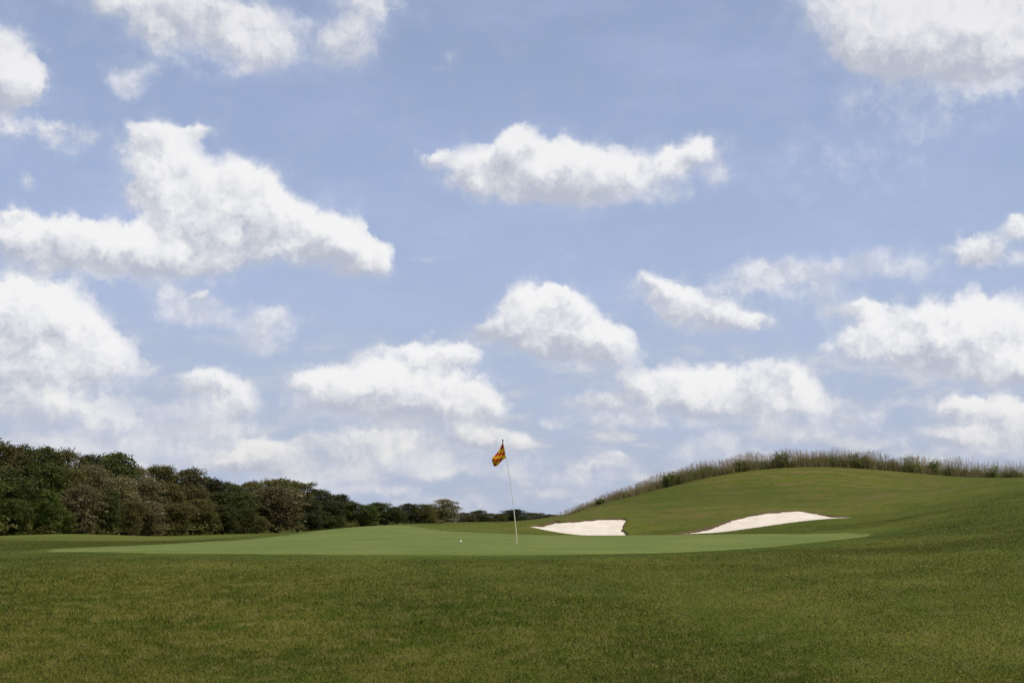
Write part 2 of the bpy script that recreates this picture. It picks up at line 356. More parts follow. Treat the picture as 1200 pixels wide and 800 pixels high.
# the closer-mown apron in front of the green, to the right of a wandering edge
ap = np.array(plan([(-200,664,20.5),(0,662,20.5),(300,672,19.3),(500,682,18),(640,695,17),(760,715,15.8),(880,748,13.8),(1010,790,12)]))
apy = np.interp(GX, ap[:, 0], ap[:, 1])
APRON = sstep(-.5, .5, GY - apy)
def grid_mesh(name, xs, ys, Hm, keep=None):
    ny, nx = Hm.shape; idx = np.arange(nx * ny).reshape(ny, nx)
    Fq = np.stack([idx[:-1, :-1], idx[:-1, 1:], idx[1:, 1:], idx[1:, :-1]], -1)
    X, Y = np.meshgrid(xs, ys)
    Fq = (Fq[keep] if keep is not None else Fq.reshape(-1, 4))
    V = np.c_[X.ravel(), Y.ravel(), Hm.ravel()]
    if keep is not None:
        used = np.unique(Fq); mp = np.full(len(V), -1); mp[used] = np.arange(len(used)); V = V[used]; Fq = mp[Fq]
        return np_mesh(name, V, Fq, True), used
    return np_mesh(name, V, Fq, True), None

# ------------------------------------------------------------------ turf materials
def pbsdf(name, rough=.8, spec=.3):
    m = bpy.data.materials.new(name); m.use_nodes = True; t = NT(m.node_tree)
    b = m.node_tree.nodes['Principled BSDF']; b.inputs['Roughness'].default_value = rough; b.inputs['Specular IOR Level'].default_value = spec
    return m, t, b
tg = bpy.data.node_groups.new('turf_colour', 'ShaderNodeTree')
for nm in ('Mound', 'Back', 'Fringe', 'Apron'): tg.interface.new_socket(nm, in_out='INPUT', socket_type='NodeSocketFloat')
tg.interface.new_socket('Color', in_out='OUTPUT', socket_type='NodeSocketColor')
T = NT(tg); ti = T.node('NodeGroupInput'); to = T.node('NodeGroupOutput')
geo = T.node('ShaderNodeNewGeometry'); pos = T.v('MULTIPLY', geo.outputs['Position'], (1, 1, 0))
patch = T.noise(pos, .55, 5, .6); clump = T.noise(pos, 3.2, 5, .62); grain = T.noise(pos, 26, 3, .6)
broad = T.noise(pos, .11, 3, .5)
mowl = T.noise(T.v('MULTIPLY', T.v('ADD', pos, (0, 0, 0)), (.10, 1.15, 0)), 1.3, 5, .6, dist=.4)
c = T.mix(T.ramp(patch, .36, .66), (.068, .084, .0075, 1), (.122, .122, .018, 1))
c = T.mix(T.ramp(clump, .48, .64, 0, .7), c, (.172, .148, .040, 1))
c = T.mix(T.ramp(clump, .46, .32, 0, .75), c, (.042, .066, .006, 1))
ca = T.mix(T.ramp(patch, .35, .68), (.076, .094, .012, 1), (.125, .130, .022, 1))
ca = T.mix(T.ramp(clump, .48, .66, 0, .6), ca, (.130, .120, .035, 1))
c = T.mix(T.m('MULTIPLY', ti.outputs['Apron'], .85), c, ca)
cf = T.mix(T.ramp(patch, .35, .65), (.070, .094, .013, 1), (.098, .118, .020, 1))
c = T.mix(T.m('MULTIPLY', ti.outputs['Fringe'], .75), c, cf)
cb = T.mix(T.m('ADD', T.ramp(mowl, .38, .64, 0, .5), T.m('MULTIPLY', T.ramp(clump, .35, .65), .5)), (.080, .104, .014, 1), (.128, .130, .026, 1))
cb = T.mix(T.ramp(patch, .55, .75, 0, .5), cb, (.150, .130, .045, 1))
c = T.mix(ti.outputs['Back'], c, cb)
cm = T.mix(T.m('ADD', T.ramp(mowl, .36, .62, 0, .45), T.m('MULTIPLY', T.ramp(T.noise(pos, 1.7, 5, .65), .35, .65), .55)), (.074, .092, .011, 1), (.122, .122, .024, 1))
pm2 = T.noise(T.v('MULTIPLY', pos, (.30, .85, 0)), 1.3, 6, .65)
cm = T.mix(T.ramp(pm2, .47, .62, 0, .8), cm, (.150, .112, .042, 1))
cm = T.mix(T.ramp(clump, .50, .34, 0, .5), cm, (.050, .070, .010, 1))
c = T.mix(ti.outputs['Mound'], c, cm)
c = T.mix(T.ramp(broad, .42, .60, 0, .38), c, (.040, .062, .009, 1))
gr = T.ramp(grain, .3, .7, .62, 1.42, smooth=False)
c = T.v('SCALE', c); c.node.inputs['Scale'].default_value = 1; T.put(c.node.inputs['Scale'], gr)
T.put(to.inputs[0], c)
def turf_nodes(t):
    n = t.node('ShaderNodeGroup'); n.node_tree = tg
    for nm in ('Mound', 'Back', 'Fringe', 'Apron'):
        a = t.node('ShaderNodeAttribute', attribute_name=nm.lower()); t.put(n.inputs[nm], a.outputs['Fac'])
    return n.outputs[0]
gmat, t, b = pbsdf('turf', .95, .04)
cc = turf_nodes(t); sa = t.node('ShaderNodeAttribute', attribute_name='soil')
gp = t.node('ShaderNodeNewGeometry').outputs['Position']
soilc = t.mix(t.noise(gp, 9, 4, .6), (.075, .048, .028, 1), (.16, .105, .065, 1))
cc = t.mix(t.ramp(t.m('ADD', sa.outputs['Fac'], t.m('MULTIPLY', t.m('SUBTRACT', t.noise(gp, 5, 4, .6), .5), .9)), .38, .7), cc, soilc)
t.put(b.inputs['Base Color'], cc)
bp = t.node('ShaderNodeBump'); bp.inputs['Strength'].default_value = .9; bp.inputs['Distance'].default_value = .06
t.put(bp.inputs['Height'], t.m('ADD', t.noise(gp, 7, 6, .7), t.m('MULTIPLY', t.noise(gp, 38, 3, .6), .5))); t.put(b.inputs['Normal'], bp.outputs[0])
me, _ = grid_mesh('ground', gx, gy, H)
for nm, a in (('mound', MOUND), ('back', BACK), ('fringe', FRINGE), ('apron', APRON), ('soil', SOIL)): attr(me, nm, a.ravel())
tag(link('ground', me, gmat), kind='structure')

# putting green
qx = np.arange(-12, 13, .22); qy = np.arange(21, 43, .22); QX, QY = np.meshgrid(qx, qy)
qs = sdf(QX, QY, GREEN)
rag = .06 * np.sin(QX * 5.1) * np.sin(QY * 4.3 + 1)
qc = (qs[:-1, :-1] + qs[1:, 1:]) / 2
QH = h(QX, QY) + .004 - .09 * sstep(-.10, .08, qs + rag)
me, _ = grid_mesh('putting_green', qx, qy, QH, qc < .35)
pgm, t, b = pbsdf('green_turf', .9, .08)
gp = t.node('ShaderNodeNewGeometry').outputs['Position']
fl = t.v('MULTIPLY', gp, (1, 1, 0))
band = t.noise(t.v('MULTIPLY', fl, (.10, 1.2, 0)), .9, 3, .5)
c = t.mix(t.ramp(t.noise(fl, .5, 4, .6), .35, .68), (.112, .140, .028, 1), (.145, .165, .037, 1))
c = t.mix(t.ramp(band, .42, .62, 0, .5), c, (.095, .124, .025, 1))
c = t.mix(t.ramp(t.noise(fl, 14, 4, .7), .45, .75, 0, .35), c, (.148, .165, .052, 1))
t.put(b.inputs['Base Color'], c)
bp = t.node('ShaderNodeBump'); bp.inputs['Strength'].default_value = .5; bp.inputs['Distance'].default_value = .012
t.put(bp.inputs['Height'], t.noise(gp, 60, 3, .6)); t.put(b.inputs['Normal'], bp.outputs[0])
tag(link('putting_green', me, pgm), kind='structure')

# bunkers
sm, t, b = pbsdf('sand', .9, .1)
gp = t.node('ShaderNodeNewGeometry').outputs['Position']
c = t.mix(t.ramp(t.noise(gp, 1.6, 6, .65), .35, .7), (.60, .51, .395, 1), (.70, .615, .50, 1))
c = t.mix(t.ramp(t.noise(gp, 5, 4, .6), .58, .75, 0, .6), c, (.54, .41, .28, 1))
t.put(b.inputs['Base Color'], c)
bp = t.node('ShaderNodeBump'); bp.inputs['Strength'].default_value = .7; bp.inputs['Distance'].default_value = .05
t.put(bp.inputs['Height'], t.noise(gp, 6, 6, .6)); t.put(b.inputs['Normal'], bp.outputs[0])
for (f, b_, poly) in SANDS:
    x0, y0 = poly.min(0) - .3; x1, y1 = poly.max(0) + .3
    xs = np.arange(x0, x1, .07); ys = np.arange(y0, y1, .07); X, Y = np.meshgrid(xs, ys)
    sd = sdf(X, Y, poly); bs = back_share(X, Y, f, b_)
    Zs = h(X, Y) - .010 - .055 * sstep(.55, 1, bs) * (.6 + .7 * np.sin(X * 1.7) * np.sin(X * .6 + 1)) - .05 * sstep(0, .1, sd) - .05 * sstep(0, -.6, sd) + .012 * np.sin(X * 7 + 2 * np.sin(Y * 5)) * np.sin(Y * 9)
    sc = (sd[:-1, :-1] + sd[1:, 1:]) / 2
    me, _ = grid_mesh('sand_bunker', xs, ys, Zs, sc < .12)
    tag(link('sand_bunker', me, sm), kind='structure')

# ------------------------------------------------------------------ grass blades
def near_fn(arr, x, y):
    i = np.clip(np.searchsorted(gx, x), 1, len(gx) - 1); j = np.clip(np.searchsorted(gy, y), 1, len(gy) - 1); return arr[j, i]
def height_at(x, y):
    i = np.clip(np.searchsorted(gx, x) - 1, 0, len(gx) - 2); j = np.clip(np.searchsorted(gy, y) - 1, 0, len(gy) - 2)
    fx = (x - gx[i]) / (gx[i + 1] - gx[i]); fy = (y - gy[j]) / (gy[j + 1] - gy[j])
    return (H[j, i] * (1 - fx) + H[j, i + 1] * fx) * (1 - fy) + (H[j + 1, i] * (1 - fx) + H[j + 1, i + 1] * fx) * fy
def scatter(n, y0, y1, half=.47):
    y = np.sqrt(rng.uniform(y0 ** 2, y1 ** 2, n)); x = rng.uniform(-half, half, n) * y; return x, y
n = 960000; tq = rng.random(n)
y = 10.2 * (47 / 10.2) ** (tq ** 1.15); x = rng.uniform(-1, 1, n) * (.47 * y + 3.2)
hb = (.030 - .0001 * y) * rng.uniform(.5, 1.35, n); wb = .0042 * (y / 12) ** .85 * rng.uniform(.6, 1.4, n)
k = near_fn(gsd, x, y) > .02
for f, b_, poly in SANDS:
    kk = (y > 37) & (x > 0); bad = np.zeros(len(x), bool); bad[kk] = sdf(x[kk], y[kk], poly) < .04; k &= ~bad
k &= ~((near_fn(MOUND, x, y) > .5))
x, y, hb, wb = x[k], y[k], hb[k], wb[k]
apr = near_fn(APRON, x, y); fr = near_fn(FRINGE, x, y)
tuft = .5 + .5 * np.sin(x * 2.3 + 1.7 * np.sin(y * 1.9)) * np.sin(y * 2.1 + 1.3 * np.sin(x * 1.4))
hb *= sstep(47, 30, y) * .8 + .2
hb *= (1 - .35 * apr) * (1 - .35 * fr) * (.75 + .6 * tuft * (1 - fr))
z = height_at(x, y); n = len(x)
a = rng.uniform(0, 2 * np.pi, n); lean = rng.uniform(.2, 1.1, n) * hb
dx, dy = np.cos(a), np.sin(a); la = rng.uniform(0, 2 * np.pi, n)
V = np.empty((n, 3, 3), np.float32)
V[:, 0] = np.c_[x - dx * wb, y - dy * wb, z - .004]; V[:, 1] = np.c_[x + dx * wb, y + dy * wb, z - .004]
V[:, 2] = np.c_[x + np.cos(la) * lean, y + np.sin(la) * lean, z + hb]
me = np_mesh('grass', V.reshape(-1, 3), np.arange(3 * n).reshape(n, 3), False)
for nm, arr in (('mound', MOUND), ('back', BACK), ('fringe', FRINGE), ('apron', APRON)): attr(me, nm, np.repeat(near_fn(arr, x, y), 3))
bm_, t, b = pbsdf('grass_blade', .8, .06)
gn = t.node('ShaderNodeNewGeometry').outputs['Normal']
t.put(b.inputs['Normal'], t.v('NORMALIZE', t.v('ADD', t.v('MULTIPLY', gn, (.45, .45, .45)), (0, 0, .8))))
cc = turf_nodes(t); rnd = t.node('ShaderNodeNewGeometry').outputs['Random Per Island']
cc = t.mix(t.ramp(rnd, .72, .97, 0, .75), cc, (.24, .20, .07, 1))
cc = t.mix(t.ramp(rnd, .35, .0, 0, .45), cc, (.045, .085, .008, 1))
t.put(b.inputs['Base Color'], cc)
tr = t.node('ShaderNodeBsdfTranslucent'); t.put(tr.inputs[0], cc); mx = t.node('ShaderNodeMixShader'); mx.inputs[0].default_value = .3
t.l.new(b.outputs[0], mx.inputs[1]); t.l.new(tr.outputs[0], mx.inputs[2]); t.l.new(mx.outputs[0], t.n['Material Output'].inputs[0])
tag(link('grass', me, bm_), 'short mown rough grass, olive green with straw flecks, covering the foreground slope', 'grass', kind='stuff')

# ------------------------------------------------------------------ tall grass on the mound
crest = np.array([P(*q)[:2] for q in [(612,614,51),(640,609,50.5),(700,592,53),(760,577,55),(820,562,56.5),(880,551.5,57.6),(940,547.5,58.2),(1000,548.5,58.8),(1060,553,59.2),(1110,558,60),(1165,563.5,61.4),(1250,566,62.5),(1330,566,64)]])
cu = np.array([612, 640, 700, 760, 820, 880, 940, 1000, 1060, 1110, 1165, 1250, 1330])
tall = np.interp(np.arange(600, 1340), [600, 625, 690, 720, 760, 790, 830, 860, 900, 950, 1000, 1050, 1100, 1150, 1200, 1330], [.05, .10, .34, .48, .66, .80, .92, .86, .84, .96, 1.0, .98, 1.0, 1.12, 1.2, 1.2])
def on_crest(n, back):
    s = rng.uniform(612, 1330, n); cx = np.interp(s, cu, crest[:, 0]); cy = np.interp(s, cu, crest[:, 1])
    d = rng.uniform(0, back, n); x = cx + d * .04; y = cy + d + .25 * np.sin(cx * 2.1) + .12 * np.sin(cx * 5.3)
    hh = np.interp(s, np.arange(600, 1340), tall); return s, x, y, hh
def wob(x): return .5 + .28 * np.sin(x * 1.3) * np.sin(x * .47 + 1) + .22 * np.sin(x * 3.9 + 2)
# leaves : two-segment arching strips
n = 52000; s, x, y, hh = on_crest(n, 2.6); hh = hh * (.42 + .32 * wob(x)) * rng.uniform(.4, 1.15, n); hh *= np.where(s < 690, .8, 1)
keep = rng.random(n) < .10 + .90 * sstep(650, 790, s) * (.45 + .55 * (wob(x * 1.7 + 3) > .35)); s, x, y, hh = s[keep], x[keep], y[keep], hh[keep]; n = len(s)
z = height_at(x, y); a = rng.uniform(0, 2 * np.pi, n); w = rng.uniform(.006, .013, n); dx, dy = np.cos(a) * w, np.sin(a) * w
la = rng.normal(2.9, 1.3, n); l1 = hh * rng.uniform(.08, .3, n); l2 = hh * rng.uniform(.3, .85, n)
V = np.empty((n, 5, 3), np.float32)
V[:, 0] = np.c_[x - dx, y - dy, z - .02]; V[:, 1] = np.c_[x + dx, y + dy, z - .02]
mx_, my_ = x + np.cos(la) * l1, y + np.sin(la) * l1
V[:, 2] = np.c_[mx_ + dx * .8, my_ + dy * .8, z + hh * .65]; V[:, 3] = np.c_[mx_ - dx * .8, my_ - dy * .8, z + hh * .65]
V[:, 4] = np.c_[x + np.cos(la) * l2, y + np.sin(la) * l2, z + hh]
o = np.arange(n)[:, None] * 5
Ft = np.concatenate([o + [0, 1, 2], o + [0, 2, 3], o + [3, 2, 4]])
VL, FL = V.reshape(-1, 3), Ft
nl = len(VL)
# stems with loose seed heads
n = 8000; s, x, y, hh = on_crest(n, 2.8); hh = hh * (.78 + .3 * wob(x * .7)) * rng.uniform(.62, 1.08, n)
keep = (rng.random(n) < np.interp(s, [612, 640, 700, 760, 830, 1330], [.03, .12, .45, .7, 1, 1])); s, x, y, hh = s[keep], x[keep], y[keep], hh[keep]; n = len(s)
z = height_at(x, y); tx = x + rng.normal(-.05, .07, n) * hh / .9; ty = y + rng.normal(0, .05, n)
VS, FS, cnt = [], [], 0
w = .0042
st = np.empty((n, 4, 3), np.float32)
st[:, 0] = np.c_[x - w, y, z]; st[:, 1] = np.c_[x + w, y, z]; st[:, 2] = np.c_[tx + w * .5, ty, z + hh]; st[:, 3] = np.c_[tx - w * .5, ty, z + hh]
o = np.arange(n)[:, None] * 4; FSt = np.concatenate([o + [0, 1, 2], o + [0, 2, 3]])
VSs = st.reshape(-1, 3)
m_ = 9; hd = np.repeat(np.c_[tx, ty, z + hh], m_, 0); tt = np.tile(np.linspace(0, 1, m_), n); hl = np.repeat(rng.uniform(.10, .22, n), m_)
hd[:, 2] -= tt * hl; hd[:, 0] += rng.normal(-.01, .006 + .016 * np.sin(np.pi * tt), len(hd)); hd[:, 1] += rng.normal(0, .015, len(hd))
q = len(hd); sz = rng.uniform(.006, .014, q); d1 = rng.normal(0, 1, (q, 3)); d1 /= np.linalg.norm(d1, axis=1)[:, None]; d2 = np.cross(d1, rng.normal(0, 1, (q, 3))); d2 /= np.linalg.norm(d2, axis=1)[:, None]
hv = np.stack([hd + d1 * sz[:, None] * 1.6, hd + d2 * sz[:, None] * .7, hd - d1 * sz[:, None] * 1.6, hd - d2 * sz[:, None] * .7], 1).reshape(-1, 3)
o = np.arange(q)[:, None] * 4; FH = np.concatenate([o + [0, 1, 2], o + [0, 2, 3]])
V = np.concatenate([VL, VSs, hv]); Fa = np.concatenate([FL, FSt + nl, FH + nl + len(VSs)])
me = np_mesh('tall_grass', V, Fa, False)
attr(me, 'head', np.concatenate([np.zeros(nl), np.full(len(VSs), .18), np.ones(len(hv))]))
tm, t, b = pbsdf('tall_grass', .7, .2)
hdn = t.node('ShaderNodeAttribute', attribute_name='head').outputs['Fac']; gg = t.node('ShaderNodeNewGeometry'); rnd = gg.outputs['Random Per Island']
lf = t.mix(t.ramp(t.noise(gg.outputs['Position'], .9, 3, .5), .38, .62), (.100, .112, .018, 1), (.180, .145, .050, 1))
lf = t.mix(t.ramp(rnd, .6, 1, 0, .8), lf, (.27, .20, .10, 1))
sh_ = t.mix(rnd, (.27, .17, .12, 1), (.44, .32, .24, 1))
cc = t.mix(t.ramp(hdn, .1, .6), lf, sh_); t.put(b.inputs['Base Color'], cc)
tr = t.node('ShaderNodeBsdfTranslucent'); t.put(tr.inputs[0], cc); mx = t.node('ShaderNodeMixShader'); mx.inputs[0].default_value = .4
gn = gg.outputs['Normal']; t.put(b.inputs['Normal'], t.v('NORMALIZE', t.v('ADD', t.v('MULTIPLY', gn, (.6, .6, .6)), (0, -.2, .7))))
t.l.new(b.outputs[0], mx.inputs[1]); t.l.new(tr.outputs[0], mx.inputs[2]); t.l.new(mx.outputs[0], t.n['Material Output'].inputs[0])
tag(link('tall_grass', me, tm), 'tall unmown grass with pinkish tan seed heads along the crest of the mound', 'tall grass', kind='stuff')

# ------------------------------------------------------------------ foliage
def leaf_mat(name, dark, light, pale, share):
    m, t, b = pbsdf(name, .65, .2); gg = t.node('ShaderNodeNewGeometry'); rnd = gg.outputs['Random Per Island']
    oi = t.node('ShaderNodeObjectInfo').outputs['Random']
    tcn = t.node('ShaderNodeTexCoord').outputs['Object']
    c = t.mix(t.ramp(t.m('ADD', t.noise(tcn, .6, 3, .6), t.m('MULTIPLY', t.m('SUBTRACT', rnd, .5), .35)), .35, .68), dark, light)
    c = t.mix(t.ramp(rnd, 1 - share, min(1, 1.08 - share), 0, .9), c, pale)
    hs = t.node('ShaderNodeHueSaturation'); t.put(hs.inputs['Hue'], t.ramp(oi, 0, 1, .492, .51, smooth=False)); t.put(hs.inputs['Value'], t.ramp(oi, 0, 1, .8, 1.2, smooth=False)); t.put(hs.inputs['Color'], c)
    c = hs.outputs[0]; t.put(b.inputs['Base Color'], c)
    t.put(b.inputs['Normal'], t.v('NORMALIZE', t.v('ADD', t.v('MULTIPLY', gg.outputs['Normal'], (.6, .6, .6)), (0, 0, .12))))
    tr = t.node('ShaderNodeBsdfTranslucent'); t.put(tr.inputs[0], c); mx = t.node('ShaderNodeMixShader'); mx.inputs[0].default_value = .22
    t.l.new(b.outputs[0], mx.inputs[1]); t.l.new(tr.outputs[0], mx.inputs[2]); t.l.new(mx.outputs[0], t.n['Material Output'].inputs[0])
    return m
LM = {'G': leaf_mat('leaf_green', (.040, .046, .006, 1), (.068, .074, .011, 1), (.12, .11, .032, 1), .08),
      'B': leaf_mat('leaf_bright', (.046, .060, .006, 1), (.076, .090, .010, 1), (.11, .115, .028, 1), .06),
      'O': leaf_mat('leaf_olive', (.066, .062, .011, 1), (.112, .098, .020, 1), (.19, .155, .06, 1), .16),
      'S': leaf_mat('leaf_silver', (.095, .080, .026, 1), (.155, .128, .046, 1), (.28, .23, .11, 1), .26),
      'D': leaf_mat('leaf_dark', (.030, .034, .007, 1), (.048, .050, .011, 1), (.08, .07, .03, 1), .05),
      'U': leaf_mat('leaf_shrub', (.12, .14, .022, 1), (.19, .20, .040, 1), (.25, .23, .08, 1), .15)}
bark, t, b = pbsdf('bark', .9, .1)
gp = t.node('ShaderNodeTexCoord').outputs['Object']
t.put(b.inputs['Base Color'], t.mix(t.noise(t.v('MULTIPLY', gp, (6, 6, 1)), 3, 5, .6), (.05, .038, .028, 1), (.14, .11, .085, 1)))

def leaf_quads(C, size, up=.35, r=None):
    r = r or rng; n = len(C); nrm = r.normal(0, 1, (n, 3)); nrm[:, 2] += up; nrm /= np.linalg.norm(nrm, axis=1)[:, None]
    t1 = np.cross(nrm, r.normal(0, 1, (n, 3))); t1 /= np.linalg.norm(t1, axis=1)[:, None]; t2 = np.cross(nrm, t1)
    s = size[:, None]
    V = np.stack([C + t1 * s, C + t2 * s * .55, C - t1 * s, C - t2 * s * .55], 1).reshape(-1, 3)
    return V, np.arange(4 * n).reshape(n, 4)
def puffs(centres, radii, per, leaf, r):
    out, sz = [], []
    for c_, rad in zip(centres, radii):
        n = max(8, int(per * rad * rad)); d = r.normal(0, 1, (n, 3)); d /= np.linalg.norm(d, axis=1)[:, None]
        d[:, 2] = np.where(d[:, 2] < -.3, -d[:, 2] * .6, d[:, 2]); rr = rad * (r.uniform(.45, 1.08, n)); 
        lob = 1 + .18 * np.sin(d[:, 0] * 5 + c_[0] * 3) * np.sin(d[:, 1] * 5 + c_[1]) 
        out.append(c_ + d * (rr * lob)[:, None] * [1, 1, .8]); sz.append(leaf * r.uniform(.6, 1.4, n))
    return np.concatenate(out), np.concatenate(sz)
def tube(pts, rads, seg=7):
    V, Fq = [], []
    for i, (p, rr) in enumerate(zip(pts, rads)):
        d = (Vector(pts[min(i + 1, len(pts) - 1)]) - Vector(pts[max(i - 1, 0)])).normalized(); a = d.orthogonal().normalized() if i == 0 else (a - d * a.dot(d)).normalized(); bb = d.cross(a)
        for k in range(seg):
            th = 2 * math.pi * k / seg; V.append(Vector(p) + a * math.cos(th) * rr + bb * math.sin(th) * rr)
    for i in range(len(pts) - 1):
        for k in range(seg):
            Fq.append((i * seg + k, i * seg + (k + 1) % seg, (i + 1) * seg + (k + 1) % seg, (i + 1) * seg + k))
    return [tuple(v) for v in V], Fq
def trunk_mesh(seed, Ht=8., r0=.2, spread=1.9):
    r = np.random.default_rng(seed); V, Fq = [], []
    def add(p, rd):
        v, f = tube(p, rd); o = len(V); V.extend(v); Fq.extend([tuple(i + o for i in q) for q in f])
    top = Ht * .8; main = [(0, 0, -.3), (.05, .02, .5), (.1 * r.normal(), .1 * r.normal(), top * .35), (.25 * r.normal(), .25 * r.normal(), top * .65), (.3 * r.normal(), .3 * r.normal(), top)]
    add(main, [r0 * 1.35, r0, r0 * .8, r0 * .5, r0 * .12])
    for i in range(9):
        z0 = top * (.2 + .6 * i / 9); a = i * 2.4 + r.uniform(-.4, .4); L = spread * r.uniform(.7, 1.1) * (1.1 - .5 * i / 9)
        bx, by = main[2][0] * .7, main[2][1] * .7
        add([(bx, by, z0), (bx + math.cos(a) * L * .5, by + math.sin(a) * L * .5, z0 + L * .35), (bx + math.cos(a) * L, by + math.sin(a) * L, z0 + L * .8)], [r0 * .42, r0 * .26, r0 * .07])
    return np_mesh('trunk', V, Fq, True)
def crown_mesh(seed, Ht=8., W=3.0, leaf=.15, lean=0., low=.25):
    r = np.random.default_rng(seed); n = 62; C, Rd = [], []
    ph = r.uniform(0, 6.28, 3)
    for i in range(n):
        zf = (i + .5) / n; zc = low + (Ht - .55 - low) * zf ** .9
        f = (zc / Ht); prof = math.sqrt(max(0, 1 - (max(0, f - .48) / .54) ** 2.4)) * (.80 + .20 * min(1, f / .45))
        prof = max(prof, .22); a = i * 2.39996 + r.uniform(-.5, .5); rim = .80 + .20 * math.sin(a * 2 + ph[0] + f * 3) + .12 * math.sin(a * 5 + ph[1])
        rad = W * prof * rim * r.uniform(.50, 1.0) * .80; pr = r.uniform(.6, 1.15) * (W / 3.0) * (.8 + .35 * prof)
        C.append((math.cos(a) * rad + lean * f, math.sin(a) * rad, zc)); Rd.append(pr)
    for i in range(7):      # a broken top
        a = r.uniform(0, 6.28); C.append((math.cos(a) * W * .38 * r.random() + lean, math.sin(a) * W * .38 * r.random(), Ht - r.uniform(.3, .9))); Rd.append(r.uniform(.45, .8))
    cen, sz = puffs(C, Rd, 215, leaf, r)
    inner = r.normal(0, 1, (900, 3)) * [W * .27, W * .27, Ht * .19] + [0, 0, Ht * .45]; inner = inner[(inner[:, 2] > .3) & (inner[:, 2] < Ht * .85)]
    cen = np.concatenate([cen, inner]); sz = np.concatenate([sz, np.full(len(inner), .24)])
    V, Fq = leaf_quads(cen, sz, .35, r)
    return np_mesh('crown', V, Fq, False)
CR = {}
for kd in 'GBOSD':
    for j in range(3):
        m_ = crown_mesh(100 + ord(kd) * 3 + j, leaf=.105 if kd != 'S' else .10, lean=(-.3, .2, .0)[j]); m_.materials.append(LM[kd]); CR[kd, j] = m_
TR = [trunk_mesh(40 + j) for j in range(3)]
for m_ in TR: m_.materials.append(bark)

YL = ([-120, 0, 160, 300, 400, 480, 520, 560, 640, 760], [98, 112, 138, 178, 218, 262, 292, 330, 400, 470])
